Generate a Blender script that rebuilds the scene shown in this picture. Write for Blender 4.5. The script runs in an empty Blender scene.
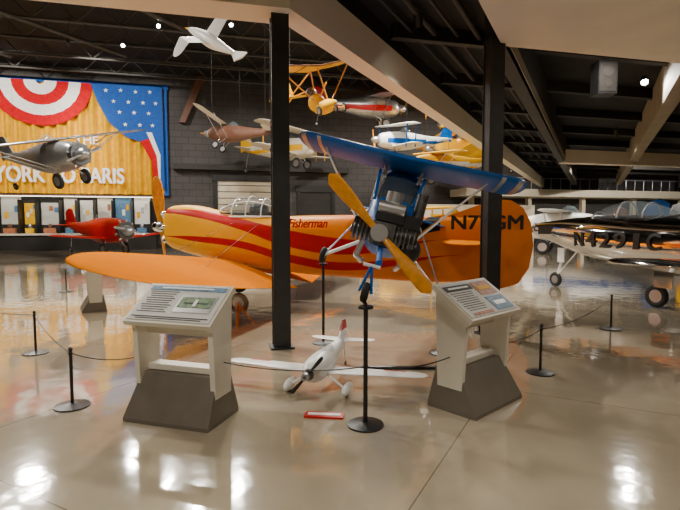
import bpy, math, random
from mathutils import Vector, Matrix, Euler
random.seed(4)
V=Vector
# ---------------------------------------------------------------- materials
MATS={}
def mat(name,col,rough=.5,metal=0,var=.08,scale=6,coat=0,emit=0,alpha=1,trans=0,bump=0,spec=.5):
    if name in MATS: return MATS[name]
    m=bpy.data.materials.new(name); m.use_nodes=True
    nt=m.node_tree; b=nt.nodes['Principled BSDF']
    tc=nt.nodes.new('ShaderNodeTexCoord'); nz=nt.nodes.new('ShaderNodeTexNoise')
    nz.inputs['Scale'].default_value=scale; nz.inputs['Detail'].default_value=4
    nt.links.new(tc.outputs['Object'],nz.inputs['Vector'])
    cr=nt.nodes.new('ShaderNodeValToRGB')
    cr.color_ramp.elements[0].position=.3; cr.color_ramp.elements[1].position=.7
    cr.color_ramp.elements[0].color=tuple(c*(1-var) for c in col)+(1,)
    cr.color_ramp.elements[1].color=tuple(min(1,c*(1+var)) for c in col)+(1,)
    nt.links.new(nz.outputs['Fac'],cr.inputs['Fac'])
    nt.links.new(cr.outputs['Color'],b.inputs['Base Color'])
    b.inputs['Roughness'].default_value=rough; b.inputs['Metallic'].default_value=metal
    b.inputs['Specular IOR Level'].default_value=spec
    b.inputs['Coat Weight'].default_value=coat; b.inputs['Coat Roughness'].default_value=.05
    b.inputs['Alpha'].default_value=alpha
    b.inputs['Transmission Weight'].default_value=trans
    if emit:
        b.inputs['Emission Color'].default_value=tuple(col)+(1,); b.inputs['Emission Strength'].default_value=emit
    MATS[name]=m; return m
ORANGE=mat('orange_paint',(.68,.17,.0),.6,var=.03,spec=.05)
WINGP=mat('wing_orange_paint',(.62,.17,.0),.95,var=.03,spec=0)
YELLOW=mat('yellow_paint',(.8,.43,.0),.5,var=.03,spec=.1)
RED=mat('red_paint',(.5,.003,.003),.35,var=.05,spec=.3)
WHITE=mat('white_paint',(.85,.85,.83),.35,coat=.1,var=.03)
BLUE=mat('blue_paint',(.0,.1,.42),.4,var=.06,spec=.25)
NAVY=mat('navy_cloth',(.002,.08,.4),.8,var=.15)
BLACK=mat('black_metal',(.01,.01,.011),.4,var=.2)
RUBBER=mat('rubber',(.015,.015,.015),.8)
CHROME=mat('polished_aluminium',(.66,.66,.68),.06,1,var=.04,scale=1)
ALU=mat('dull_aluminium',(.5,.51,.53),.3,.8,var=.1)
STEEL=mat('dark_steel',(.03,.028,.026),.5,.4,var=.15)
TRUSS=mat('truss_steel',(.06,.058,.055),.6,.2,var=.15)
WOOD=mat('varnished_wood',(.72,.28,.003),.35,coat=.15,var=.15,scale=14)
BROWN=mat('brown_paint',(.14,.06,.035),.5,var=.15)
CREAM=mat('cream_drywall',(.78,.7,.54),.75,var=.04,scale=2)
CREAM2=mat('cream_powdercoat',(.68,.63,.52),.4,var=.03)
TAUPE=mat('taupe_metal',(.15,.13,.1),.4,.1,var=.08)
DARK=mat('dark_ceiling',(.009,.0085,.008),.9,var=.3,scale=1.5)
DARK2=mat('dark_beam',(.016,.013,.011),.7,var=.2,scale=2)
TAN=mat('tan_beam',(.3,.25,.17),.7,var=.1,scale=2)
GLASS=mat('canopy_glass',(.2,.25,.28),.05,0,alpha=.28)
SKIN=mat('grey_engine',(.14,.14,.145),.35,.8,var=.3,scale=20)
PAPER=mat('printed_sheet',(.55,.54,.5),.5,var=.06,scale=10)
INK=mat('ink',(.03,.03,.035),.6)
PICB=mat('picture_blue',(.08,.2,.35),.5,var=.5,scale=30)
PICR=mat('picture_warm',(.4,.14,.06),.5,var=.5,scale=30)
PICG=mat('picture_green',(.12,.22,.1),.5,var=.5,scale=30)
GOLD=mat('gold_curtain',(.8,.43,.0),.8,var=.12,scale=3,spec=.05)
CREDB=mat('bunting_red',(.55,.002,.01),.8,var=.1,spec=.1)
CWHITE=mat('bunting_white',(.9,.9,.88),.7,var=.05)
LAMP=mat('lamp_glow',(1,.97,.9),.5,emit=80,var=0)
CASEL=mat('case_lamp',(1,.9,.7),.5,emit=6,var=0)

def stripemat():
    m=bpy.data.materials.new('striped_fabric_paint'); m.use_nodes=True; nt=m.node_tree; b=nt.nodes['Principled BSDF']
    N=nt.nodes.new; L=nt.links.new
    tc=N('ShaderNodeTexCoord');sp=N('ShaderNodeSeparateXYZ');L(tc.outputs['Object'],sp.inputs[0])
    sx=N('ShaderNodeMath');sx.operation='MULTIPLY';sx.inputs[1].default_value=-1/8;L(sp.outputs['X'],sx.inputs[0])
    sz=N('ShaderNodeMath');sz.operation='DIVIDE';sz.inputs[1].default_value=2.5;L(sp.outputs['Z'],sz.inputs[0])
    def curve(pts):
        c=N('ShaderNodeFloatCurve');cv=c.mapping.curves[0]
        cv.points[0].location=(0,pts[0][1]/2.5);cv.points[1].location=(1,pts[-1][1]/2.5)
        for s,z in pts: cv.points.new(s/8,z/2.5)
        c.mapping.update();L(sx.outputs[0],c.inputs['Value']);return c
    def band(lo,hi):
        a=N('ShaderNodeMath');a.operation='GREATER_THAN';L(sz.outputs[0],a.inputs[0]);L(curve(lo).outputs[0],a.inputs[1])
        c=N('ShaderNodeMath');c.operation='LESS_THAN';L(sz.outputs[0],c.inputs[0]);L(curve(hi).outputs[0],c.inputs[1])
        d=N('ShaderNodeMath');d.operation='MULTIPLY';L(a.outputs[0],d.inputs[0]);L(c.outputs[0],d.inputs[1]);return d
    b1=band([(.35,1.78),(1,1.70),(2,1.46),(3,1.14),(4,1.0),(5,1.1),(5.8,1.28)],[(.35,1.86),(1,1.84),(2,1.66),(3,1.45),(4,1.3),(5,1.23),(5.8,1.28)])
    b2=band([(.4,1.3),(1,1.22),(2,1.1),(3,.84),(4,.7),(5,.8),(6,1.0)],[(.4,1.32),(1,1.32),(2,1.24),(3,1.0),(4,.86),(5,.92),(6,1.01)])
    mx=N('ShaderNodeMath');mx.operation='MAXIMUM';L(b1.outputs[0],mx.inputs[0]);L(b2.outputs[0],mx.inputs[1])
    cr=N('ShaderNodeValToRGB');cr.color_ramp.elements[0].position=.3;cr.color_ramp.elements[1].position=.5
    cr.color_ramp.elements[0].color=(.85,.39,0,1);cr.color_ramp.elements[1].color=(.72,.18,0,1);L(sx.outputs[0],cr.inputs['Fac'])
    mix=N('ShaderNodeMix');mix.data_type='RGBA';L(mx.outputs[0],mix.inputs['Factor']);L(cr.outputs['Color'],mix.inputs['A']);mix.inputs['B'].default_value=(.45,.002,.001,1)
    b3=band([(4.9,1.36),(5.2,1.36),(6.2,1.5)],[(4.9,1.37),(5.2,1.46),(6.2,1.95)])
    g=N('ShaderNodeMath');g.operation='GREATER_THAN';g.inputs[1].default_value=5.0/8;L(sx.outputs[0],g.inputs[0])
    g2=N('ShaderNodeMath');g2.operation='LESS_THAN';g2.inputs[1].default_value=5.8/8;L(sx.outputs[0],g2.inputs[0])
    h=N('ShaderNodeMath');h.operation='MULTIPLY';L(g.outputs[0],h.inputs[0]);L(b3.outputs[0],h.inputs[1])
    h2=N('ShaderNodeMath');h2.operation='MULTIPLY';L(h.outputs[0],h2.inputs[0]);L(g2.outputs[0],h2.inputs[1])
    mix2=N('ShaderNodeMix');mix2.data_type='RGBA';L(h2.outputs[0],mix2.inputs['Factor']);L(mix.outputs['Result'],mix2.inputs['A']);mix2.inputs['B'].default_value=(.015,.013,.013,1)
    L(mix2.outputs['Result'],b.inputs['Base Color']);b.inputs['Roughness'].default_value=.4;b.inputs['Specular IOR Level'].default_value=.15
    return m
STRIPE=stripemat()
def brickmat():
    m=bpy.data.materials.new('grey_block_wall'); m.use_nodes=True; nt=m.node_tree; b=nt.nodes['Principled BSDF']
    tc=nt.nodes.new('ShaderNodeTexCoord'); mp=nt.nodes.new('ShaderNodeMapping'); mp.inputs['Rotation'].default_value=(math.pi/2,0,0)
    br=nt.nodes.new('ShaderNodeTexBrick'); br.inputs['Scale'].default_value=1
    br.inputs['Brick Width'].default_value=.8; br.inputs['Row Height'].default_value=.4; br.inputs['Mortar Size'].default_value=.02
    br.inputs['Color1'].default_value=(.068,.062,.062,1); br.inputs['Color2'].default_value=(.056,.052,.051,1); br.inputs['Mortar'].default_value=(.035,.032,.031,1)
    nt.links.new(tc.outputs['Object'],mp.inputs['Vector']); nt.links.new(mp.outputs['Vector'],br.inputs['Vector'])
    nt.links.new(br.outputs['Color'],b.inputs['Base Color']); b.inputs['Roughness'].default_value=.8
    return m
BRICK=brickmat()
def floormat():
    m=bpy.data.materials.new('polished_concrete'); m.use_nodes=True; nt=m.node_tree; b=nt.nodes['Principled BSDF']
    N=nt.nodes.new; L=nt.links.new
    tc=N('ShaderNodeTexCoord'); mp=N('ShaderNodeMapping'); mp.inputs['Rotation'].default_value=(0,0,math.radians(28))
    L(tc.outputs['Object'],mp.inputs['Vector'])
    nz=N('ShaderNodeTexNoise'); nz.inputs['Scale'].default_value=.5; nz.inputs['Detail'].default_value=6
    L(mp.outputs['Vector'],nz.inputs['Vector'])
    cr=N('ShaderNodeValToRGB'); cr.color_ramp.elements[0].position=.35; cr.color_ramp.elements[1].position=.65
    cr.color_ramp.elements[0].color=(.32,.265,.18,1); cr.color_ramp.elements[1].color=(.45,.385,.28,1)
    L(nz.outputs['Fac'],cr.inputs['Fac'])
    sp=N('ShaderNodeSeparateXYZ'); L(mp.outputs['Vector'],sp.inputs[0])
    outs=[]
    for ax,off in (('X',.9),('Y',1.6)):
        a=N('ShaderNodeMath'); a.operation='ADD'; a.inputs[1].default_value=off; L(sp.outputs[ax],a.inputs[0])
        d=N('ShaderNodeMath'); d.operation='DIVIDE'; d.inputs[1].default_value=3.2; L(a.outputs[0],d.inputs[0])
        f=N('ShaderNodeMath'); f.operation='FRACT'; L(d.outputs[0],f.inputs[0])
        l=N('ShaderNodeMath'); l.operation='LESS_THAN'; l.inputs[1].default_value=.003; L(f.outputs[0],l.inputs[0]); outs.append(l)
    mx=N('ShaderNodeMath'); mx.operation='MAXIMUM'; L(outs[0].outputs[0],mx.inputs[0]); L(outs[1].outputs[0],mx.inputs[1])
    mix=N('ShaderNodeMix'); mix.data_type='RGBA'; L(mx.outputs[0],mix.inputs['Factor']); L(cr.outputs['Color'],mix.inputs['A']); mix.inputs['B'].default_value=(.18,.14,.09,1)
    L(mix.outputs['Result'],b.inputs['Base Color'])
    n2=N('ShaderNodeTexNoise'); n2.inputs['Scale'].default_value=1.2; L(mp.outputs['Vector'],n2.inputs['Vector'])
    mr=N('ShaderNodeMapRange'); mr.inputs['To Min'].default_value=.05; mr.inputs['To Max'].default_value=.13; L(n2.outputs['Fac'],mr.inputs['Value'])
    L(mr.outputs[0],b.inputs['Roughness'])
    n3=N('ShaderNodeTexNoise'); n3.inputs['Scale'].default_value=2.5; n3.inputs['Detail'].default_value=3; L(mp.outputs['Vector'],n3.inputs['Vector'])
    bp=N('ShaderNodeBump'); bp.inputs['Strength'].default_value=.09; bp.inputs['Distance'].default_value=.05; L(n3.outputs['Fac'],bp.inputs['Height']); L(bp.outputs[0],b.inputs['Normal']); L(bp.outputs[0],b.inputs['Coat Normal'])
    b.inputs['IOR'].default_value=1.7; b.inputs['Coat Weight'].default_value=.85; b.inputs['Coat Roughness'].default_value=.05
    return m
FLOOR=floormat()

# ---------------------------------------------------------------- builder
def basis(d):
    d=V(d).normalized(); a=V((0,0,1)) if abs(d.z)<.9 else V((1,0,0))
    x=d.cross(a).normalized(); y=d.cross(x).normalized(); return x,y,d
class B:
    def __init__(s,name): s.n=name; s.v=[];s.f=[];s.m=[];s.s=[];s.mats=[]
    def mi(s,m):
        if m not in s.mats: s.mats.append(m)
        return s.mats.index(m)
    def add(s,vs,fs,m,smooth=False,M=None):
        o=len(s.v)
        for p in vs: p=V(p); s.v.append(tuple(M@p if M else p))
        for i,f in enumerate(fs):
            s.f.append(tuple(a+o for a in f)); mm=m[i] if isinstance(m,list) else m
            s.m.append(s.mi(mm)); s.s.append(smooth)
    def box(s,c,d,m,R=None,M=None):
        c=V(c); vs=[]
        for x in(-.5,.5):
            for y in(-.5,.5):
                for z in(-.5,.5):
                    p=V((x*d[0],y*d[1],z*d[2]))
                    if R: p=R@p
                    vs.append(c+p)
        s.add(vs,[(0,1,3,2),(4,6,7,5),(0,4,5,1),(2,3,7,6),(0,2,6,4),(1,5,7,3)],m,False,M)
    def cyl(s,a,b,r0,m,r1=None,n=14,caps=True,M=None):
        r1=r0 if r1 is None else r1; a=V(a);b=V(b)
        if (b-a).length<1e-6:return
        x,y,_=basis(b-a); vs=[]
        for p,r in((a,r0),(b,r1)):
            for i in range(n):
                t=2*math.pi*i/n; vs.append(p+x*math.cos(t)*r+y*math.sin(t)*r)
        s.add(vs,[(i,(i+1)%n,n+(i+1)%n,n+i) for i in range(n)],m,True,M)
        if caps: s.add(vs,[tuple(range(n))[::-1],tuple(range(n,2*n))],m,False,M)
    def tube(s,pts,r,m,n=8,M=None):
        for a,b in zip(pts[:-1],pts[1:]): s.cyl(a,b,r,m,n=n,M=M)
    def ball(s,c,r,m,n=16,k=10,M=None,R=None):
        if not hasattr(r,'__len__'): r=(r,r,r)
        c=V(c);vs=[];fs=[]
        for j in range(k+1):
            ph=math.pi*j/k
            for i in range(n):
                t=2*math.pi*i/n; p=V((r[0]*math.sin(ph)*math.cos(t),r[1]*math.sin(ph)*math.sin(t),r[2]*math.cos(ph)))
                if R:p=R@p
                vs.append(c+p)
        for j in range(k):
            for i in range(n): fs.append((j*n+i,(j+1)*n+i,(j+1)*n+(i+1)%n,j*n+(i+1)%n))
        s.add(vs,fs,m,True,M)
    def torus(s,c,ax,R,r,m,n=24,k=10,M=None):
        x,y,z=basis(ax);c=V(c);vs=[];fs=[]
        for i in range(n):
            t=2*math.pi*i/n; e=x*math.cos(t)+y*math.sin(t)
            for j in range(k):
                q=2*math.pi*j/k; vs.append(c+e*(R+r*math.cos(q))+z*r*math.sin(q))
        for i in range(n):
            for j in range(k): fs.append((i*k+j,((i+1)%n)*k+j,((i+1)%n)*k+(j+1)%k,i*k+(j+1)%k))
        s.add(vs,fs,m,True,M)
    def wheel(s,c,ax,R,w,M=None,hub=ALU):
        s.torus(c,ax,R-w/2,w/2,RUBBER,M=M); a=V(ax).normalized()
        s.cyl(V(c)-a*w*.35,V(c)+a*w*.35,R-w*.8,hub,M=M)
    def grid(s,rows,m,closed=True,caps=False,smooth=True,M=None):
        n=len(rows[0]);vs=[p for r in rows for p in r];fs=[];ms=[]
        for i in range(len(rows)-1):
            for j in range(n if closed else n-1):
                fs.append((i*n+j,i*n+(j+1)%n,(i+1)*n+(j+1)%n,(i+1)*n+j)); ms.append(m(i,j) if callable(m) else m)
        s.add(vs,fs,ms,smooth,M)
        if caps:
            mm=m(0,0) if callable(m) else m
            s.add(rows[0],[tuple(range(n))],mm,False,M)
            mm=m(len(rows)-2,0) if callable(m) else m
            s.add(rows[-1],[tuple(range(n))[::-1]],mm,False,M)
    def loft(s,st,m,n=28,e=2.4,sub=5,M=None,caps=True):
        P=[]
        for i in range(len(st)-1):
            p0=st[max(i-1,0)];p1=st[i];p2=st[i+1];p3=st[min(i+2,len(st)-1)]
            for k in range(sub):
                t=k/sub
                P.append([.5*((2*b)+(-a+c)*t+(2*a-5*b+4*c-d)*t*t+(-a+3*b-3*c+d)*t**3) for a,b,c,d in zip(p0,p1,p2,p3)])
        P.append(list(st[-1]));rows=[]
        for x,z,w,h in P:
            w=max(w,.002);h=max(h,.002);r=[]
            for j in range(n):
                t=2*math.pi*j/n;c=math.cos(t);q=math.sin(t)
                r.append(V((x,w*math.copysign(abs(c)**(2/e),c),z+h*math.copysign(abs(q)**(2/e),q))))
            rows.append(r)
        f=m
        if callable(m):
            def f(i,j):
                a=(rows[i][j]+rows[i+1][(j+1)%n])/2; return m(a.x,a.y,a.z)
        s.grid(rows,f,caps=caps,M=M)
        return P
    def wing(s,p0,c0,p1,c1,t,m,inc=0,rnd=.25,n=18,np=10,M=None,up=V((0,0,1))):
        p0=V(p0);p1=V(p1);rows=[];ks=[]
        for i in range(n+1):
            k=i/n
            if rnd>0 and k>1-rnd:
                a=(k-(1-rnd))/rnd; k=1-rnd+rnd*math.sin(a*math.pi/2); sc=max(.04,math.cos(a*math.pi/2)*.9+.1*(1-a))
            else: sc=1
            ks.append((k,sc))
        prof=[]
        for j in range(np+1):
            x=(1-math.cos(math.pi*j/np))/2; prof.append((x,1))
        for j in range(np-1,0,-1):
            x=(1-math.cos(math.pi*j/np))/2; prof.append((x,-1))
        for k,sc in ks:
            c=(c0+(c1-c0)*k); le=p0+(p1-p0)*k; off=c*(1-sc)*.42; c2=c*sc;row=[]
            for x,sg in prof:
                th=5*t*(.2969*math.sqrt(x)-.126*x-.3516*x*x+.2843*x**3-.1015*x**4)*c2*(1.15 if sg>0 else .7)
                ci,si=math.cos(inc),math.sin(inc); a=-(off+x*c2)
                row.append(le+V((a*ci,0,0))+up*(a*si+sg*th))
            rows.append(row)
        if callable(m):
            f=lambda i,j:m(ks[i][0],prof[j][0])
        else: f=m
        s.grid(rows,f,M=M,caps=True)
    def prism(s,pts,o,ux,uy,th,m,M=None):
        o=V(o);ux=V(ux);uy=V(uy);nz=ux.cross(uy).normalized()*th/2;n=len(pts)
        a=[o+ux*p[0]+uy*p[1]+nz for p in pts];b=[o+ux*p[0]+uy*p[1]-nz for p in pts]
        s.add(a+b,[tuple(range(n)),tuple(range(2*n-1,n-1,-1))]+[(i,n+i,n+(i+1)%n,(i+1)%n) for i in range(n)],m,False,M)
    def prop(s,c,ax,L,ang,m,hub=ALU,chord=.13,M=None,blades=2):
        ax=V(ax).normalized();x,y,_=basis(ax);c=V(c)
        s.cyl(c-ax*.06,c+ax*.06,.09*L/1.8+.01,hub,M=M)
        for b in range(blades):
            t=ang+2*math.pi*b/blades; r=(x*math.cos(t)+y*math.sin(t)); tg=r.cross(ax).normalized();rows=[]
            for k in range(13):
                u=k/12; R=L/2*(.03+.97*u); ch=chord*L/1.8*(.45+.75*math.sin(min(1,u*1.25)*math.pi*.62))*(1 if u<.85 else math.sqrt(max(.02,1-((u-.85)/.152)**2)))
                tw=math.radians(65-48*u); d1=tg*math.cos(tw)+ax*math.sin(tw); d2=-tg*math.sin(tw)+ax*math.cos(tw)
                tk=.022*(1.3-u)*L/1.8+.003
                rows.append([c+r*R+d1*ch*.5*math.cos(q*math.pi/5)+d2*tk*math.sin(q*math.pi/5) for q in range(10)])
            s.grid(rows,m,caps=True,M=M)
    def text(s,body,o,ux,uy,size,m,align='CENTER',width=None,th=.004,shear=0,fat=0,M=None,proj=None):
        cu=bpy.data.curves.new('t','FONT');cu.body=body;cu.size=1;cu.align_x=align;cu.align_y='CENTER';cu.shear=shear
        ob=bpy.data.objects.new('t',cu);bpy.context.scene.collection.objects.link(ob)
        bpy.context.view_layer.update()
        me=bpy.data.meshes.new_from_object(ob.evaluated_get(bpy.context.evaluated_depsgraph_get()))
        xs=[v.co.x for v in me.vertices];w=max(xs)-min(xs) if xs else 1
        sy=size/.72; sx=sy if width is None else width/w
        o=V(o);ux=V(ux).normalized();uy=V(uy).normalized();nz=ux.cross(uy).normalized()
        fs=[tuple(p.vertices) for p in me.polygons]
        k=0
        for dx,dy in ([(0,0)] if not fat else [(-fat,-fat/2),(fat,-fat/2),(0,fat/2),(-fat,fat/2),(fat,fat/2)]):
            vs=[o+ux*(v.co.x*sx+dx)+uy*(v.co.y*sy+dy) for v in me.vertices]
            if proj: vs=[proj(p) for p in vs]
            vs=[p+nz*(th+k*.0006) for p in vs];k+=1
            s.add(vs,fs,m,False,M)
        bpy.data.objects.remove(ob);bpy.data.meshes.remove(me);bpy.data.curves.remove(cu)
    def obj(s,M=None,loc=None,rz=0,bevel=0):
        me=bpy.data.meshes.new(s.n);me.from_pydata(s.v,[],s.f)
        for m in s.mats: me.materials.append(m)
        me.polygons.foreach_set('material_index',s.m);me.polygons.foreach_set('use_smooth',s.s);me.update()
        o=bpy.data.objects.new(s.n,me);bpy.context.scene.collection.objects.link(o)
        if M is not None:o.matrix_world=M
        elif loc is not None:o.matrix_world=Matrix.Translation(V(loc))@Matrix.Rotation(rz,4,'Z')
        if bevel:
            bm=o.modifiers.new('bevel','BEVEL');bm.width=bevel;bm.segments=2;bm.limit_method='ANGLE'
        return o
def surf(P,e):
    P=sorted(P,key=lambda p:p[0])
    def f(p):
        for a,c in zip(P[:-1],P[1:]):
            if a[0]<=p.x<=c[0]:
                t=(p.x-a[0])/(c[0]-a[0]);z=a[1]+(c[1]-a[1])*t;w=a[2]+(c[2]-a[2])*t;h=a[3]+(c[3]-a[3])*t
                return V((p.x,w*max(0,1-min(1,abs((p.z-z)/h))**e)**(1/e),p.z))
        return p
    return f
def frame(o,x,y,z=None):
    x=V(x).normalized();y=V(y);y=(y-x*y.dot(x)).normalized();z=x.cross(y)
    M=Matrix((x,y,z)).transposed().to_4x4();M.translation=V(o);return M

W=V((.97,.243,0)).normalized(); U=V((.46,.888,0)).normalized()
C1=V((-.75,6.2,0)); C2=V((2.12,6.9,0))
# ---------------------------------------------------------------- room
b=B('floor');b.box((5,18,-.1),(90,70,.2),FLOOR);b.obj()
b=B('ceiling');b.box((5,18,10.6),(90,70,.2),DARK);b.obj()
WM=frame((-19.4,28,0),W,V((-W.y,W.x,0)))
b=B('wall_back');b.box((18,.15,5.25),(80,.3,10.5),BRICK);b.obj(WM)
b=B('wall_left');b.box((-34,6,5.25),(.3,40,10.5),BRICK);b.obj()
b=B('wall_right');b.box((45,18,5.25),(.3,62,10.5),CREAM);b.obj()
b=B('wall_front');b.box((5,-12,5.25),(90,.3,10.5),TAN);b.obj()
b=B('baseboard_back');b.box((18,-.03,.12),(80,.05,.24),BLACK);b.obj(WM)

for i,c in enumerate((C1,C2)):
    b=B('steel_column');d=.1;h=5.2 if i==0 else 4.1
    R=Matrix.Rotation(math.atan2(W.y,W.x),3,'Z')
    b.box(c+R@V((0,-.09,h/2)),(.215,.02,h),STEEL,R);b.box(c+R@V((0,.09,h/2)),(.215,.02,h),STEEL,R);b.box(c+V((0,0,h/2)),(.19,.17,h),STEEL,R)
    b.box(c+V((0,0,.012)),(.3,.3,.024),STEEL,R)
    b.obj(bevel=.004)

def beam(name,a,bb,w,z0,z1,m,side=0):
    a=V(a);bb=V(bb);d=(bb-a).normalized();p=V((-d.y,d.x,0));c=(a+bb)/2+p*side
    o=B(name);o.box((0,0,0),((bb-a).length,w,z1-z0),m);
    return o.obj(frame((c.x,c.y,(z0+z1)/2),d,p))
beam('trim_mezzanine_fascia',C1,C1+U*34,.32,4.18,4.75,CREAM,.0)
beam('trim_mezzanine_edge',C1,C1+U*34,.2,4.75,5.1,DARK2,.0)
beam('trim_bulkhead',C1-W*16+V((0,0,0)),C1+W*.1,.5,4.12,5.6,CREAM,.0)
def slab(name,o,a,la,bb,lb,z0,z1,m):
    k=B(name);o=V(o);p=[o,o+a*la,o+a*la+bb*lb,o+bb*lb]
    vs=[V((q.x,q.y,z0)) for q in p]+[V((q.x,q.y,z1)) for q in p]
    k.add(vs,[(3,2,1,0),(4,5,6,7),(0,1,5,4),(1,2,6,5),(2,3,7,6),(3,0,4,7)],m);return k.obj()
slab('ceiling_mezzanine',C1-U*5,W,34,U,39,5.1,5.3,DARK)
slab('ceiling_soffit',C2-U*7+W*.12,W,18,U,7,4.02,5.1,CREAM)
slab('trim_soffit_step',C2-U*6+W*1.0,W,16,U,5.3,3.9,4.02,CREAM)
beam('trim_beam_1',C2,C2+U*30,.28,4.1,5.1,DARK2)
beam('trim_beam_1_lip',C2+W*.16,C2+W*.16+U*30,.06,4.1,4.3,TAN)
beam('trim_beam_2',C2+W*3.6,C2+W*3.6+U*30,.3,4.2,5.1,TAN,0)
beam('trim_beam_3',C2+W*9,C2+W*9+U*30,.35,4.1,5.1,DARK2,0)
for i in range(9):
    q=C1+U*(3+3.2*i); beam('trim_joist_%d'%(i+1),q+W*.3,q+W*22,.16,4.85,5.1,DARK2)
q=C1+U*15.5;beam('trim_crossbeam',q+W*3,q+W*26,.4,4.05,4.6,CREAM)
b=B('ceiling_conduits')
for i in range(5):
    q=C1+W*(.7+.45*i);b.cyl(q-U*2+V((0,0,4.98)),q+U*26+V((0,0,4.98)),.03+.02*(i%2),DARK2)
b.obj()
b=B('hanging_speaker');b.box((0,0,-.2),(.35,.3,.6),BLACK);b.box((0,-.155,-.2),(.3,.01,.52),STEEL);b.cyl((0,0,.1),(0,0,.45),.02,BLACK)
b.cyl((0,-.165,-.1),(0,-.155,-.1),.1,DARK2);b.cyl((0,-.165,-.32),(0,-.155,-.32),.07,DARK2);b.obj(loc=(4.9,9.3,4.45))
b=B('ceiling_trusses')
for i in range(7):
    o=V((-26,9+2.4*i,0))
    L=32
    for z in(9.55,10.35): b.cyl(o+V((0,0,z)),o+W*L+V((0,0,z)),.055,TRUSS,n=6)
    k=0
    while k<L:
        b.cyl(o+W*k+V((0,0,9.55)),o+W*(k+.8)+V((0,0,10.35)),.03,TRUSS,n=5,caps=False)
        b.cyl(o+W*(k+.8)+V((0,0,10.35)),o+W*(k+1.6)+V((0,0,9.55)),.03,TRUSS,n=5,caps=False);k+=1.6
for i in range(5):
    o=V((-24+5.5*i,8,9.5));b.cyl(o,o+U*18,.09,TRUSS)
b.obj()
b=B('wall_brace');b.prism([(0,7.6),(.35,7.6),(1.6,10.4),(1.1,10.4)],(0,0,0),(1,0,0),(0,0,1),.3,BROWN);b.obj(frame(tuple(WM@V((9.9,-.3,0))),W,V((-W.y,W.x,0))))

# ---------------------------------------------------------------- banner
b=B('patriotic_banner')
def pleat(s0,s1,z0,z1,m,y=-.25,per=.34,amp=.09,n=260):
    rows=[]
    for z in (z0,(z0+z1)/2,z1):
        rows.append([V((s0+(s1-s0)*i/n,y-amp*math.sin(2*math.pi*(s0+(s1-s0)*i/n)/per+.6*math.sin((s0+(s1-s0)*i/n)*1.7)),z)) for i in range(n+1)])
    b.grid(rows,m,closed=False)
pleat(-7,9.0,3.25,9.55,GOLD,per=.62,amp=.17,n=360)
b.box((1,-.12,9.65),(16.6,.2,.28),NAVY);b.box((9.05,-.14,6.4),(.3,.24,6.4),NAVY)
def fan(cs,cz,rx,rz,bands,y=-.5):
    tot=len(bands);n=64
    for k,m in enumerate(bands):
        r0=1-k/tot*.92;r1=1-(k+1)/tot*.92;rows=[]
        for r in(r0,(r0+r1)/2,r1):
            row=[]
            for i in range(n+1):
                t=math.pi*i/n;row.append(V((cs-rx*r*math.cos(t),y-.05*math.sin(t*26)*r,cz-rz*r*math.sin(t))))
            rows.append(row)
        b.grid(rows,m,closed=False)
for cs in(2.5,-3.1): fan(cs,9.55,2.7,2.5,[CREDB,CREDB,CWHITE,CWHITE,CREDB,CREDB,CWHITE,CWHITE])
poly=[(5.1,9.55),(8.95,9.55),(9.0,3.6),(8.5,3.8),(8.3,5.6),(7.8,6.3),(6.9,6.6),(6.0,7.4),(5.4,8.6)]
b.prism(poly,(0,-.5,0),(1,0,0),(0,0,1),.04,NAVY)
b.prism([(7.7,6.35),(8.3,6.6),(8.75,5.2),(8.7,3.7),(8.4,3.7),(8.3,5.2)],(0,-.54,0),(1,0,0),(0,0,1),.03,CREDB)
b.prism([(8.05,6.9),(8.35,6.9),(8.8,5.6),(8.78,4.2),(8.68,4.2),(8.6,5.5)],(0,-.55,0),(1,0,0),(0,0,1),.03,CWHITE)
def star(cx,cz,r,y):
    pts=[];
    for i in range(10):
        t=math.pi/2+i*math.pi/5;rr=r if i%2==0 else r*.4;pts.append((cx+rr*math.cos(t),cz+rr*math.sin(t)))
    b.prism(pts,(0,y,0),(1,0,0),(0,0,1),.02,CWHITE)
for (x,z) in[(5.9,9.2),(6.7,9.25),(7.5,9.2),(8.3,9.25),(6.3,8.6),(7.1,8.6),(7.9,8.6),(8.6,8.6),(6.6,8.0),(7.4,8.0),(8.2,8.0),(6.9,7.3),(7.7,7.3),(8.4,7.3)]: star(x,z,.13,-.55)
b.text('YORK TO PARIS',(3.4,-.55,4.25),(1,0,0),(0,0,1),.9,CWHITE,width=6.7,fat=.03)
b.text('THE',(4.8,-.55,6.3),(1,0,0),(0,0,1),.5,CWHITE,fat=.015)
b.obj(WM)
b=B('exhibit_counter')
b.box((0,-.6,.42),(17,1.1,.84),DARK2);b.box((0,-.62,.9),(17.1,1.25,.1),CREAM2);b.box((0,-.2,2.05),(17,.16,2.2),STEEL)
b.box((0,-.35,3.14),(17,.5,.1),BROWN);b.box((0,-.5,3.07),(16.8,.08,.03),CASEL)
cols=[PAPER,GOLD,CREAM2,PICB,PICR,PAPER,WHITE]
x=-8
while x<8.2:
    w=random.uniform(.5,1.1);h=random.uniform(1.2,1.7);b.box((x+w/2,-.3,2.2+random.uniform(-.15,.2)),(w,.03,h),random.choice(cols));
    for j in range(3): b.box((x+w*(.25+.25*j),-.33,1.9+.3*random.random()+.2*j),(w*.2,.02,h*.22),random.choice(cols))
    b.box((x+w/2,-.6,1.1),(w*.6,.3,.3),random.choice(cols));b.ball((x+w/2,-.6,1.35),(.12,.1,.16),random.choice([BROWN,ALU,PICR]))
    b.box((x+w+.07,-.6,1.9),(.04,.9,1.9),STEEL);x+=w+.15
b.obj(WM,bevel=.01)
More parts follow.
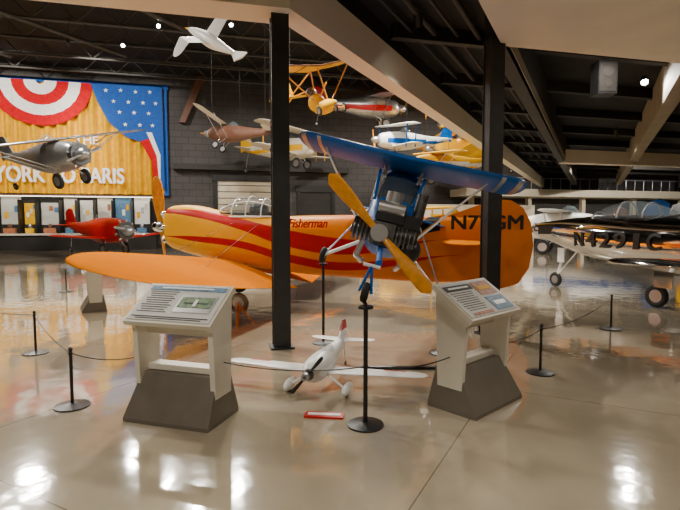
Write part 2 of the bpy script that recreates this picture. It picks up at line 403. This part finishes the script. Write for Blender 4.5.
def door(name,s0,s1,z1,m,slats=True):
    b=B(name);w=s1-s0
    b.box(((s0+s1)/2,-.05,z1/2),(w,.06,z1),m)
    for s in(s0,s1): b.box((s,-.1,z1/2),(.2,.16,z1),BLACK)
    b.box(((s0+s1)/2,-.1,z1+.15),(w+.4,.16,.4),BLACK)
    if slats:
        for i in range(int(z1/.4)): b.box(((s0+s1)/2,-.09,.3+i*.4),(w,.02,.04),STEEL)
    b.obj(WM)
door('door_1',12,15.6,4.2,CREAM);door('door_2',17.2,19.5,3.6,DARK2)
b=B('trim_ledge');b.box((15,-.3,4.95),(11,.6,.3),STEEL);b.obj(WM)

# ---------------------------------------------------------------- info stands
def stand(name,loc,rz,sheet=0,sc=1):
    b=B(name)
    def ring(hx,y0,y1,z): return [V((-hx,y0,z)),V((hx,y0,z)),V((hx,y1,z)),V((-hx,y1,z))]
    b.grid([ring(.39,-.26,.22,0),ring(.39,-.26,.22,.03),ring(.35,-.06,.16,.36)],TAUPE,caps=True,smooth=False)
    for sx in(-.35,.35):
        b.prism([(-.11,.2),(.13,.2),(.16,.98),(.1,1.0),(-.2,.8),(-.14,.74)],(sx,0,0),(0,1,0),(0,0,1),.045,CREAM2)
    b.box((0,.05,.39),(.66,.12,.05),CREAM2);b.box((0,.02,.72),(.66,.03,.1),CREAM2)
    R=Matrix.Rotation(math.radians(34),3,'X')
    c=V((0,-.02,.92));b.box(c,(.8,.46,.045),CREAM2,R);b.box(c+R@V((0,0,.025)),(.75,.41,.008),PAPER,R)
    t=lambda x,y,w,h,m,k=0:b.box(c+R@V((x,y,.031+k)),(w,h,.004),m,R)
    if sheet==0:
        t(0,.17,.72,.05,PICB);t(0,.17,.5,.018,WHITE,.003)
        for i in range(10): t(-.2,.125-.026*i,.28-.03*(i%3),.006,INK)
        t(.16,-.005,.34,.2,ALU);t(.16,.01,.3,.12,PICG,.003);t(.16,.0,.22,.014,INK,.005);t(.16,.0,.03,.08,WHITE,.007);t(0,-.165,.7,.01,INK);t(0,-.185,.6,.008,INK)
    else:
        t(-.16,.14,.4,.07,INK);t(-.16,.14,.3,.02,WHITE,.003)
        for i in range(9): t(-.18,.08-.026*i,.32-.03*(i%3),.006,INK)
        t(.2,.1,.28,.17,PICR);t(.2,-.1,.28,.17,PICB);t(.2,-.1,.18,.05,WHITE,.003);t(.2,.1,.2,.05,YELLOW,.003);t(-.16,-.175,.3,.03,PICR)
    o=b.obj(loc=loc,rz=rz,bevel=.004);o.scale=(sc,sc,sc);return o
stand('information_stand',(-1.3,3.98,0),math.radians(-17),0)
stand('information_stand',(1.2,4.3,0),math.radians(43),1)
stand('information_stand',(-4.5,8.9,0),math.radians(-60),0,.85)

# ---------------------------------------------------------------- stanchions
ST=[(-3.72,5.9),(-2.33,4.17),(.2,3.77),(2.13,5.12),(4.06,7.26),(-6.3,11.2),(-6.2,7.0)]
for i,(x,y) in enumerate(ST):
    if i==2: continue
    b=B('barrier_post');b.cyl((0,0,0),(0,0,.012),.145,BLACK,n=32);b.cyl((0,0,.012),(0,0,.03),.14,BLACK,r1=.03,n=32);b.cyl((0,0,.02),(0,0,.5),.014,BLACK);b.ball((0,0,.505),.02,BLACK)
    b.cyl((0,0,.46),(0,0,.475),.02,BLACK);b.obj(loc=(x,y,0))
b=B('barrier_rope')
def rope(a,c,za=.47,zb=.47,sag=.05):
    a=V((a[0],a[1],za));c=V((c[0],c[1],zb));p=[a.lerp(c,k/10)-V((0,0,sag*4*(k/10)*(1-k/10))) for k in range(11)];b.tube(p,.005,BLACK,n=6)
rope(ST[0],ST[1]);rope(ST[1],(-1.67,4.11));rope((-.94,3.89),ST[2]);rope(ST[2],(.94,4.06));rope((1.45,4.55),ST[3]);rope(ST[3],ST[4],sag=.08);rope(ST[0],ST[6],sag=.04)
b.obj()

# ---------------------------------------------------------------- orange low-wing airplane
YM=frame((-3.75,10.5,0),(-.963,.27,0),(-.27,-.963,0))
b=B('orange_low_wing_airplane')
YP=b.loft([(-.2,1.5,.34,.36),(-.35,1.49,.43,.45),(-.8,1.43,.48,.51),(-1.5,1.29,.5,.51),(-2.5,1.19,.5,.53),(-3.5,1.15,.46,.58),(-4.5,1.13,.37,.6),(-5.5,1.1,.26,.6),(-6.3,1.1,.14,.58),(-6.8,1.08,.05,.56)],STRIPE,n=64,e=3.0,sub=12)
b.cyl((-.2,0,1.5),(-.1,0,1.5),.33,BLACK,r1=.24,n=24);b.cyl((-.1,0,1.5),(.05,0,1.5),.12,CHROME)
for i in range(7):
    t=2*math.pi*i/7;d=V((0,math.cos(t),math.sin(t)));b.cyl(V((-.14,0,1.5))+d*.1,V((-.14,0,1.5))+d*.36,.065,ALU);
    b.cyl(V((-.3,0,1.5))+d*.38,V((-.14,0,1.5))+d*.38,.035,CHROME)
b.ball((.14,0,1.5),(.17,.11,.11),CHROME)
b.prop((.08,0,1.5),(1,0,0),2.15,math.radians(82),WOOD,chord=.17)
rows=[]
for k in range(15):
    u=k/14;x=-1.35-1.45*u;h=.42*math.sin(math.pi*(u*.88+.06))**.7;w=.36*math.sin(math.pi*(u*.8+.12))**.5
    rows.append([V((x,w*math.cos(math.pi*j/12),1.7+h*math.sin(math.pi*j/12))) for j in range(13)])
b.grid(rows,GLASS,closed=False)
for k in(1,4,7,10,13): b.tube(rows[k],.014,WHITE,n=6)
b.tube([r[0]+V((0,.005,0)) for r in rows],.02,WHITE);b.tube([r[12] for r in rows],.02,WHITE);b.tube([r[3] for r in rows[1:14]],.012,WHITE)
b.ball((-2.2,0,1.83),(.2,.2,.18),BLACK)
b.box((-2.05,0,1.76),(1.1,.55,.06),BLACK)
for sg in(1,-1):
    b.wing((-1.3,.42*sg,.82),1.95,(-1.45,4.6*sg,1.25),1.6,.13,WINGP,inc=math.radians(14),rnd=.28,n=26,np=14)
    b.wing((-5.8,.08*sg,1.25),.85,(-6.05,1.35*sg,1.25),.55,.08,WINGP,rnd=.35)
    hub=V((-1.25,.92*sg,.24))
    b.cyl((-1.5,.35*sg,.85),hub+V((0,-.06*sg,0)),.035,ORANGE);b.cyl((-2.1,.35*sg,.8),hub+V((0,-.06*sg,0)),.025,ORANGE)
    b.wheel(hub,(0,1,0),.24,.12)
    b.tube([(-1.9,.5*sg,1.6),(-1.6,2.2*sg,1.05)],.004,STEEL);b.tube([(-2.4,.5*sg,1.55),(-2.3,2.2*sg,.9)],.004,STEEL)
fin=[(-5.5,1.68),(-6.0,1.74),(-6.4,1.88),(-6.75,2.0),(-7.0,1.98),(-7.2,1.85),(-7.33,1.6),(-7.38,1.2),(-7.32,.8),(-7.15,.52),(-6.85,.42),(-6.5,.5),(-6.3,1.1)]
b.prism(fin,(0,0,0),(1,0,0),(0,0,1),.07,ORANGE)
b.cyl((-6.82,.0,.5),(-6.82,0,1.98),.042,BROWN,n=8)
b.cyl((-6.3,0,.6),(-6.5,0,.14),.025,ALU);b.wheel((-6.55,0,.1),(0,1,0),.1,.06)
td=V((-1,-.13,0)).normalized()
b.text('N77GM',(-6.6,.17,1.58),td,(0,0,1),.25,BLACK,width=1.2,th=.01,fat=.01)
b.text('Fisherman',(-3.4,.475,1.57),V((-1,-.05,0)),(0,0,1),.17,RED,width=.75,th=.012,shear=.3,fat=.006)
b.obj(YM)

# ---------------------------------------------------------------- blue ultralight
O=V((.45,6.15,.83));BX=V((-.31,-2.31,.13))
BM=frame(O,BX,V((.93,-.31,-.225)));BI=BM.inverted()
def L(x,y,z): return BI@V((x,y,z))
b=B('blue_light_airplane')
b.loft([(.95,.62,.16,.16),(.75,.66,.24,.26),(.3,.8,.29,.45),(-.2,.92,.3,.56),(-.6,.95,.26,.5),(-1.2,.95,.14,.26),(-2.4,1.0,.07,.12),(-3.0,1.05,.04,.1)],
   lambda x,y,z: GLASS if (.05<x<.62 and z>1.0) or (-.45<x<-.02 and z>1.0 and z<1.35) else BLUE,n=36,e=2.8,sub=8)
for sg in(1,-1): b.tube([(.66,.22*sg,.98),(.1,.28*sg,1.38),(-.45,.27*sg,1.42)],.018,BLUE);b.tube([(.05,.3*sg,1.0),(.05,.28*sg,1.4)],.016,ALU)
b.box((.1,0,.9),(.06,.4,.5),BLACK)
ez=.6
b.box((1.02,0,ez),(.3,.22,.24),SKIN);b.cyl((1.0,-.05,ez),(1.0,-.34,ez+.04),.1,BLACK);b.cyl((1.0,.05,ez),(1.0,.34,ez+.04),.1,BLACK)
for sg in(1,-1):
    for k in range(5): b.cyl((1.0,sg*(.13+.045*k),ez),(1.0,sg*(.145+.045*k),ez),.125,SKIN,n=20)
    b.tube([(1.0,sg*.2,ez-.1),(.95,sg*.24,ez-.28),(.7,sg*.2,ez-.34),(.4,sg*.2,ez-.34)],.03,ALU)
b.box((.98,.02,ez+.24),(.2,.3,.2),BLACK);b.cyl((.98,.02,ez+.3),(.98,.02,ez+.46),.09,ALU);b.cyl((1.05,-.12,ez+.28),(1.05,.16,ez+.28),.07,ALU)
b.box((.9,.2,ez+.1),(.3,.3,.3),BLACK);b.ball((.95,.3,ez-.1),(.15,.12,.14),BLACK)
b.cyl((1.15,0,ez),(1.3,0,ez),.06,ALU);b.cyl((.98,.3,ez+.2),(.98,.3,ez+.5),.06,SKIN)
b.prop((1.33,-.03,ez),(1,0,0),1.55,math.pi-.62,WOOD,chord=.17)
for sg in(1,-1):
    b.wing((.5,.04,1.53),.75,(.45,.04+1.4*sg,1.57),.72,.15,lambda k,c:(ALU if (.74<k<.79 or .88<k<.91) and c>.02 else BLUE),rnd=.1,n=30,inc=math.radians(7))
    b.cyl((.25,.28*sg,.55),(.2,1.0*sg,1.5),.012,WHITE);b.cyl((-.15,.28*sg,.6),(-.05,1.0*sg,1.48),.012,WOOD)
    b.cyl((.1,.2*sg,1.3),(.1,.25*sg,1.56),.02,ALU)
    b.wing((-2.4,.03*sg,1.05),.5,(-2.5,.85*sg,1.05),.4,.08,BLUE,rnd=.3)
b.prism([(-2.2,1.1),(-2.7,1.7),(-3.05,1.7),(-3.1,.9),(-2.9,.85)],(0,0,0),(1,0,0),(0,0,1),.05,BLUE)
nw=L(.2,3.88,1.04);
b.cyl((1.0,0,.45),nw+V((0,.05,.25)),.028,BLUE);b.cyl((.6,0,.3),nw+V((0,.05,.25)),.02,BLUE)
for sg in(1,-1): b.cyl(nw+V((0,.0,.22)),nw+V((0,.05*sg,0)),.012,BLUE)
b.wheel(nw,(0,1,0),.085,.06)
b.cyl(nw+V((0,-.07,.22)),nw+V((0,.07,.22)),.014,WHITE)
lw=L(-.22,6.4,1.17);rw=L(1.24,5.9,.66)
for w,sg in((lw,-1),(rw,1)):
    b.cyl((0,.2*sg,.55),w,.022,WHITE);b.cyl((-.35,.2*sg,.55),w,.02,BLUE);b.cyl((0,.25*sg,1.0),w,.01,ALU);b.wheel(w,(0,1,0),.11,.07)
b.obj(BM)
for i,(x,y,h) in enumerate([(.2,3.77,.95),(-.22,6.4,1.06),(1.24,5.9,.55)]):
    b=B('display_support_pole');b.cyl((0,0,0),(0,0,.012),.145,BLACK,n=32);b.cyl((0,0,.012),(0,0,.03),.14,BLACK,r1=.03,n=32);b.cyl((0,0,.02),(0,0,h),.018,BLACK);b.cyl((0,0,h-.02),(0,0,h),.06,BLACK)
    if i==0:b.cyl((0,0,h-.01),(0,.1,h+.0),.02,BLACK)
    b.obj(loc=(x,y,0))
b=B('floor_cable_guard');b.box((.75,5.25,.015),(1.1,.05,.03),BLACK);b.obj()

# ---------------------------------------------------------------- white radio controlled model
b=B('white_model_airplane')
b.loft([(.0,.27,.05,.05),(-.1,.265,.09,.1),(-.3,.26,.105,.12),(-.6,.26,.09,.11),(-.9,.28,.06,.08),(-1.25,.31,.02,.05)],WHITE,n=32,sub=8,e=2.3)
b.cyl((0,0,.27),(.1,0,.27),.055,SKIN,r1=.012);b.prop((.03,0,.27),(1,0,0),.46,math.radians(50),BLACK)
for sg in(1,-1):
    b.wing((-.28,.05*sg,.2),.28,(-.33,1.0*sg,.22),.19,.1,lambda k,c:RED if .55<k<.75 and c>.75 else WHITE,rnd=.12,inc=.04)
    b.wing((-1.05,.02*sg,.32),.17,(-1.1,.36*sg,.33),.12,.08,WHITE,rnd=.25)
    b.cyl((-.3,.08*sg,.19),(-.26,.28*sg,.07),.012,WHITE)
    b.ball((-.28,.28*sg,.075),(.14,.04,.055),WHITE);b.wheel((-.27,.28*sg,.045),(0,1,0),.045,.025)
b.prism([(-.98,.34),(-1.12,.52),(-1.24,.52),(-1.3,.3),(-1.2,.28)],(0,0,0),(1,0,0),(0,0,1),.018,WHITE)
b.prism([(-1.05,.43),(-1.12,.52),(-1.24,.52),(-1.27,.43)],(0,0,0),(1,0,0),(0,0,1),.022,RED)
rows=[]
for k in range(9):
    u=k/8;rows.append([V((-.38-.32*u,.07*math.sin(math.pi*(u*.8+.1))*math.cos(math.pi*j/8),.345+.09*math.sin(math.pi*(u*.9+.05))*math.sin(math.pi*j/8))) for j in range(9)])
b.grid(rows,GLASS,closed=False)
b.cyl((-1.2,0,.28),(-1.25,0,.03),.006,ALU);b.wheel((-1.26,0,.025),(0,1,0),.025,.015)
b.obj(frame((-.28,4.2,0),(-.27,-.96,0),(.96,-.27,0)))
b=B('red_placard');b.box((0,0,.008),(.32,.11,.016),RED);b.box((0,0,.018),(.27,.045,.004),WHITE);b.obj(loc=(-.13,3.95,0),rz=-.1)

# ---------------------------------------------------------------- polished silver airplane
SM=frame((5.3,12.3,0),(-.376,.926,0),(-.926,-.376,0))
b=B('silver_airplane')
SP=b.loft([(.55,1.42,.1,.1),(.4,1.41,.17,.17),(-.2,1.36,.27,.28),(-.8,1.3,.38,.4),(-1.6,1.24,.46,.5),(-2.6,1.18,.5,.56),(-3.8,1.15,.48,.6),(-5.2,1.2,.4,.5),(-7.2,1.35,.2,.28),(-8.4,1.45,.08,.12)],CHROME,n=48,e=2.3,sub=10)
b.cyl((.5,0,1.42),(.58,0,1.42),.11,BLACK,n=20);b.ball((.6,0,1.42),(.16,.08,.08),YELLOW)
b.box((-.1,.27,1.4),(.5,.03,.2),BLACK)
rows=[]
for k in range(17):
    u=k/16;rows.append([V((-1.1-2.2*u,.33*math.sin(math.pi*(u*.86+.07))**.6*math.cos(math.pi*j/12),1.6+.08*math.sin(math.pi*u)+.36*math.sin(math.pi*(u*.92+.04))**.8*math.sin(math.pi*j/12))) for j in range(13)])
b.grid(rows,GLASS,closed=False)
for k in(2,7,11): b.tube(rows[k],.018,ALU,n=6)
b.tube([r[0] for r in rows],.02,BLACK);b.tube([r[12] for r in rows],.02,BLACK)
b.ball((-1.9,0,1.72),(.18,.16,.2),BROWN);b.box((-2.2,0,1.7),(1.2,.4,.06),BLACK)
for i,ch in enumerate('N4291C'):
    b.text(ch,(-1.22-.36*i,0,1.2),V((-1,0,0)),(0,0,1),.33,BLACK,width=(.1 if ch=='1' else .25),th=.03,fat=.012,proj=surf(SP,2.3))
for sg in(1,-1):
    b.wing((-3.9,.35*sg,.85),1.7,(-4.3,3.6*sg,1.05),1.0,.12,CHROME,rnd=.15)
    b.wing((-7.4,.1*sg,1.45),.9,(-7.7,1.6*sg,1.5),.5,.09,CHROME,rnd=.2)
    w=V((-3.2,.62*sg,.22));b.cyl((-3.4,.4*sg,.85),w,.035,WHITE);b.wheel(w,(0,1,0),.22,.12);b.box((-3.4,.75*sg,.55),(.35,.02,.3),CHROME)
b.prism([(-6.9,1.6),(-7.9,2.7),(-8.5,2.7),(-8.6,1.35)],(0,0,0),(1,0,0),(0,0,1),.08,CHROME)
b.cyl((-.5,0,1.1),(-.2,.0,.18),.03,WHITE);b.cyl((-.9,0,1.0),(-.28,0,.35),.018,WHITE);b.wheel((-.18,0,.18),(0,1,0),.18,.1)
b.box((-.42,.1,.8),(.2,.015,.35),WHITE)
b.obj(SM)

# ---------------------------------------------------------------- generic background airplanes
def airplane(name,loc,hd,Ln,span,c1,c2,wing='low',bip=False,gear=True,hang=False,pitch=0,roll=0,prop=True,wc=None,radial=False,wch=.22):
    b=B(name);h=Ln*.16;gz=.55*Ln/6+.1;z=gz+h*.75;wc=wc or c1
    def col(x,y,zz): return c2 if abs(zz-z)<h*.14 and x<-.1*Ln else c1
    b.loft([(0,z,h*.42,h*.42),(-.05*Ln,z,h*.56,h*.58),(-.2*Ln,z,h*.6,h*.72),(-.4*Ln,z,h*.55,h*.72),(-.7*Ln,z+h*.1,h*.3,h*.4),(-Ln,z+h*.3,h*.06,h*.16)],col,n=28,sub=6)
    if radial:
        b.cyl((-.03*Ln,0,z),(.03*Ln,0,z),h*.5,SKIN)
        for i in range(9):
            t=2*math.pi*i/9;d=V((0,math.cos(t),math.sin(t)));b.cyl(V((.0*Ln,0,z)),V((.0*Ln,0,z))+d*h*.62,h*.06,ALU)
    b.ball((.03*Ln,0,z),(.08*Ln,h*.3,h*.3),ALU)
    if prop:b.prop((.07*Ln,0,z),(1,0,0),Ln*.3,random.random()*3,WOOD if not radial else ALU)
    wz=z-h*.5 if wing=='low' else z+h*.78
    for sg in(1,-1):
        b.wing((-.16*Ln,0,wz),wch*Ln,(-.18*Ln,span/2*sg,wz+(.04*span if wing=='low' else .01)),wch*.82*Ln,.13,wc,rnd=.15)
        if bip:
            b.wing((-.12*Ln,0,wz+1.7*h),.2*Ln,(-.14*Ln,span/2*sg,wz+1.75*h),.18*Ln,.12,wc,rnd=.15)
            for xx in(-.18,-.3):b.cyl((xx*Ln,.36*span*sg,wz),(xx*Ln,.36*span*sg,wz+1.7*h),.03,c2)
        if wing=='high':
            for xx in(-.2,-.32):b.cyl((xx*Ln,h*.5*sg,z-h*.5),(xx*Ln,.3*span*sg,wz),.025*Ln/6,ALU)
        b.wing((-.86*Ln,0,z+h*.3),.13*Ln,(-.88*Ln,.17*span*sg,z+h*.3),.09*Ln,.09,wc,rnd=.25)
        if gear:
            w=V((-.16*Ln,.11*Ln*sg,.06*Ln));b.cyl((-.2*Ln,h*.4*sg,z-h*.5),w,.02*Ln/4,ALU);b.cyl((-.3*Ln,h*.4*sg,z-h*.5),w,.015*Ln/4,ALU);b.wheel(w,(0,1,0),.06*Ln,.03*Ln)
    b.prism([(-.84*Ln,z+h*.3),(-.92*Ln,z+h*1.25),(-.98*Ln,z+h*1.35),(-1.04*Ln,z+h*1.1),(-1.04*Ln,z+h*.1)],(0,0,0),(1,0,0),(0,0,1),.05,c2)
    rows=[]
    for k in range(9):
        u=k/8;rows.append([V((-.26*Ln-.18*Ln*u,h*.42*math.cos(math.pi*j/8)*math.sin(math.pi*(u*.8+.1)),z+h*.6+h*.5*math.sin(math.pi*(u*.9+.05))*math.sin(math.pi*j/8))) for j in range(9)])
    b.grid(rows,GLASS,closed=False)
    if gear: b.cyl((-.93*Ln,0,z),(-.97*Ln,0,.04*Ln),.012*Ln/4,ALU);b.wheel((-.97*Ln,0,.03*Ln),(0,1,0),.03*Ln,.02*Ln)
    M=Matrix.Translation(V(loc))@Matrix.Rotation(math.radians(hd),4,'Z')@Matrix.Rotation(math.radians(pitch),4,'Y')@Matrix.Rotation(math.radians(roll),4,'X')
    if hang:
        MI=M.inverted();top=hang
        for p in(V((-.25*Ln,span*.25,wz)),V((-.25*Ln,-span*.25,wz)),V((-.85*Ln,0,z+h*.3))):
            q=M@p;b.cyl(p,MI@V((q.x,q.y,top)),.005,STEEL,n=5)
    b.obj(M)
HI=10.5
airplane('silver_monoplane',(-10.5,20.5,3.1),-30,5.6,9.4,ALU,ALU,'high',hang=HI,radial=True,roll=14,wch=.17)
airplane('red_racing_airplane',(-10.0,22.8,0),-35,5.2,5.5,RED,RED,'low',radial=True)
airplane('hanging_brown_airplane',(-4.9,18.5,4.25),165,2.6,4.4,BROWN,BROWN,'high',gear=True,hang=HI,wc=CREAM2,pitch=-3,roll=8,wch=.12)
airplane('hanging_white_airplane',(3.8,20,5.3),160,4.2,6,WHITE,RED,'high',hang=HI,roll=-12)
airplane('hanging_yellow_airplane',(5.0,26,4.3),200,5,7,YELLOW,YELLOW,'low',hang=HI,bip=True,roll=8)
airplane('hanging_silver_airplane',(3.4,30,7.2),10,5,7,ALU,RED,'high',hang=HI,roll=10)
airplane('hanging_red_airplane',(6.3,29.5,6.2),170,5,7,RED,WHITE,'low',hang=HI,roll=-10)
airplane('hanging_cream_biplane',(-1.4,27,4.5),-30,5,7,CREAM2,YELLOW,'low',bip=True,hang=HI)
airplane('hanging_white_biplane',(1.8,23.5,4.6),195,3.6,5,WHITE,BLUE,'low',bip=True,hang=HI,roll=-8)
airplane('hanging_yellow_racer',(2.6,17.3,2.9),190,3.0,4.5,YELLOW,WHITE,'high',hang=HI,roll=-6)
airplane('yellow_biplane',(1.6,21.0,0),215,5,6.5,YELLOW,YELLOW,'low',bip=True)
airplane('white_touring_airplane',(9.6,25.5,0),150,6,8,WHITE,BLUE,'high')
airplane('grey_warplane',(13.5,27,0),190,6,8,ALU,ALU,'low')
airplane('yellow_trainer_airplane',(13.0,18.8,0),150,5,5,YELLOW,YELLOW,'low')
airplane('silver_transport_airplane',(22,26,0),185,7,9,WHITE,ALU,'high')
airplane('white_racing_airplane',(17.5,22.5,0),175,4.5,6,WHITE,YELLOW,'low')
b=B('hanging_white_glider')
b.loft([(.75,0,.02,.02),(.6,.02,.07,.06),(.3,.02,.12,.13),(-.1,0,.15,.16),(-.5,0,.1,.1),(-.85,.02,.05,.04)],WHITE,n=24,sub=6,e=2)
b.cyl((.74,0,0),(.9,0,-.03),.025,YELLOW,r1=.004)
for sg in(1,-1):
    b.wing((.2,.08*sg,.05),.4,(.25,.55*sg,.25),.34,.1,WHITE,rnd=0);b.wing((.25,.55*sg,.25),.34,(.0,1.0*sg,.15),.2,.09,WHITE,rnd=.4)
b.prism([(-.75,0),(-1.1,.2),(-1.15,0),(-1.1,-.2)],(0,0,.02),(1,0,0),(0,1,0),.03,WHITE)
GM=Matrix.Translation(V((-3.0,11.5,5.75)))@Matrix.Rotation(math.radians(150),4,'Z')@Matrix.Rotation(math.radians(-30),4,'Y')@Matrix.Rotation(math.radians(-45),4,'X')
for p in(V((0,.5,.2)),V((0,-.5,.2))):
    q=GM@p;b.cyl(p,GM.inverted()@V((q.x,q.y,HI)),.004,STEEL,n=5)
b.obj(GM)
b=B('hanging_yellow_ultralight')
for sg in(1,-1): b.wing((.5,0,.9),1.0,(.4,1.5*sg,1.05),.9,.08,lambda k,c:(BROWN if c<.12 or .3<k<.36 else YELLOW),rnd=.1)
b.ball((.2,0,-.45),(.7,.3,.24),YELLOW);b.ball((-.35,0,-.2),(.35,.3,.32),YELLOW)
for p,q in[((.5,0,-.4),(.2,0,.9)),((-.4,0,-.3),(-.3,0,.9)),((.2,.2,-.4),(.1,1.3,.9)),((.2,-.2,-.4),(.1,-1.3,.9)),((-.3,0,.3),(-2.4,0,.4)),((-.3,0,.9),(-2.4,0,.4)),((.6,0,.3),(-.4,0,-.3)),((.2,0,-.45),(.6,.5,-.6)),((.2,0,-.45),(.6,-.5,-.6))]: b.cyl(p,q,.025,WOOD)
b.prism([(-2,.4),(-2.2,1.0),(-2.7,1.0),(-2.7,.2)],(0,0,0),(1,0,0),(0,0,1),.04,YELLOW)
for sg in(1,-1): b.wing((-2,0,.4),.6,(-2.1,.9*sg,.4),.5,.06,YELLOW,rnd=.15);b.wheel((.6,.5*sg,-.6),(0,1,0),.16,.07)
b.wheel((.85,0,-.62),(0,1,0),.14,.06);b.ball((-.6,0,.2),(.2,.2,.2),SKIN)
UM=Matrix.Translation(V((-.6,15,5.4)))@Matrix.Rotation(math.radians(-60),4,'Z')@Matrix.Rotation(math.radians(14),4,'X')@Matrix.Scale(.85,4)
for p in(V((0,1.3,.95)),V((0,-1.3,.95)),V((-2.3,0,.5))):
    q=UM@p;b.cyl(p,UM.inverted()@V((q.x,q.y,HI)),.006,STEEL,n=5)
b.obj(UM)
b=B('exhibit_partition');b.box((26,-6,1.3),(9,.2,2.6),CREAM);
for i in range(5): b.box((22.7+1.6*i,-6.12,1.5),(1.1,.04,1.1),[PAPER,GOLD,PICB,WHITE,PICR][i])
b.obj(WM)
b=B('balcony_railing');
b.box((38,-1.2,3.6),(20,2.4,.5),CREAM);b.box((38,-2.35,4.6),(20,.06,.06),ALU)
for i in range(26): b.cyl((28.2+.78*i,-2.35,3.8),(28.2+.78*i,-2.35,4.6),.025,ALU)
for i in range(5): b.box((29+4.5*i,-1.2,1.7),(.3,.3,3.4),CREAM)
b.obj(WM)

# ---------------------------------------------------------------- lights
CW=(1,.93,.82)
def area(name,loc,size,p,col=CW,rot=(0,0,0)):
    l=bpy.data.lights.new(name,'AREA');l.size=size;l.energy=p;l.color=col;o=bpy.data.objects.new(name,l);bpy.context.scene.collection.objects.link(o);o.location=loc;o.rotation_euler=rot
def spot(loc,tgt,p,ang=70,col=CW,r=.06,top=None):
    b=B('ceiling_spotlight');d=(V(tgt)-V(loc)).normalized();l0=V(loc)
    b.cyl(V((0,0,0)),-d*.22,.075,BLACK,n=16,caps=False);b.cyl(-d*.22,-d*.23,.075,BLACK);b.cyl(-d*.06,-d*.065,.07,LAMP)
    if top: b.cyl(-d*.2,V((0,0,top-loc[2])),.012,BLACK)
    o=b.obj(loc=loc)
    l=bpy.data.lights.new('spot_bulb','SPOT');l.energy=p;l.spot_size=math.radians(ang);l.spot_blend=.6;l.color=col;l.shadow_soft_size=r
    q=bpy.data.objects.new('spot_bulb',l);bpy.context.scene.collection.objects.link(q);q.parent=o;q.location=d*.02;q.rotation_euler=d.to_track_quat('-Z','Y').to_euler()
area('hall_or_fill_light',(-9,10,9.3),.8,900);area('hall_or_fill_light',(-2,13.5,9.3),.8,1300);area('hall_or_fill_light',(-13,20,9.3),.8,800)
area('hall_or_fill_light',(2,21,9.3),.8,1700);area('hall_or_fill_light',(8,28,9.3),.8,1500);area('hall_or_fill_light',(-3,-4,9.3),1.2,800)  # last one is an added fill behind the camera, bouncing off the floor
wp=lambda s,y,z:tuple(WM@V((s,y,z)))
spot(wp(1,-8,9.2),wp(1,0,6.3),3300,80,top=10.5);spot(wp(6,-8,9.2),wp(7,0,6.3),2500,70,top=10.5);spot(wp(14,-6,9.2),wp(14,0,4),500,80,top=10.5)
spot((-4.5,7.5,8.8),(-1.5,10,1),900,50,top=10.5);spot((-5.5,18,9.2),(-4,9,0),1500,60,top=10.5);spot((-4.1,19,9.0),(-1,9,0),1500,60,top=10.5);spot((-12,17,9.2),(-6,6,0),1300,60,top=10.5)
spot((-9.5,22,9.3),(-3,4,0),700,45,top=10.5);spot((-7.2,20,9.35),(-2,4,0),700,45,top=10.5)
spot((1.2,3.6,4.9),(.7,6,1.6),300,70,top=5.1);spot((4.3,8,4.8),(6,11,1),600,80,top=5.1);spot((1.3,8.3,4.8),(2,10,1),280,90,top=5.1);spot((3.2,6.9,4.85),(2,8.5,1.2),240,80,top=5.1)
spot((8,12,4.7),(9,15,0),500,100,top=5.1);spot((5.5,14,4.7),(6,16,0),500,100,top=5.1);spot((10,18,4.7),(11,20,0),700,110,top=5.1);spot((12,24,4.7),(13,27,0),800,110,top=5.1)
spot((16,22,4.7),(18,25,0),800,110,top=5.1);spot((19,27,4.7),(21,35,2),2000,130,top=5.1);spot((7,11.5,4.8),(4,5,0),450,70,top=5.1)  # second spot is added to brighten the far balcony
spot((-3.2,8.2,8.9),(-.6,4.2,0),1600,50,top=10.5)
area('soffit_light',(2.0,2.0,3.85),.3,35);area('soffit_light',(5.5,4.0,3.85),.3,60)
w=bpy.data.worlds.new('World');bpy.context.scene.world=w;w.use_nodes=True
w.node_tree.nodes['Background'].inputs[0].default_value=(.9,.85,.8,1);w.node_tree.nodes['Background'].inputs[1].default_value=.3
# ---------------------------------------------------------------- camera
c=bpy.data.cameras.new('camera');c.sensor_width=36;c.lens=490/680*36;o=bpy.data.objects.new('camera',c);bpy.context.scene.collection.objects.link(o)
o.location=(0,0,1.6);o.rotation_euler=(math.radians(90-3.85),0,0);c.clip_end=200
bpy.context.scene.camera=o
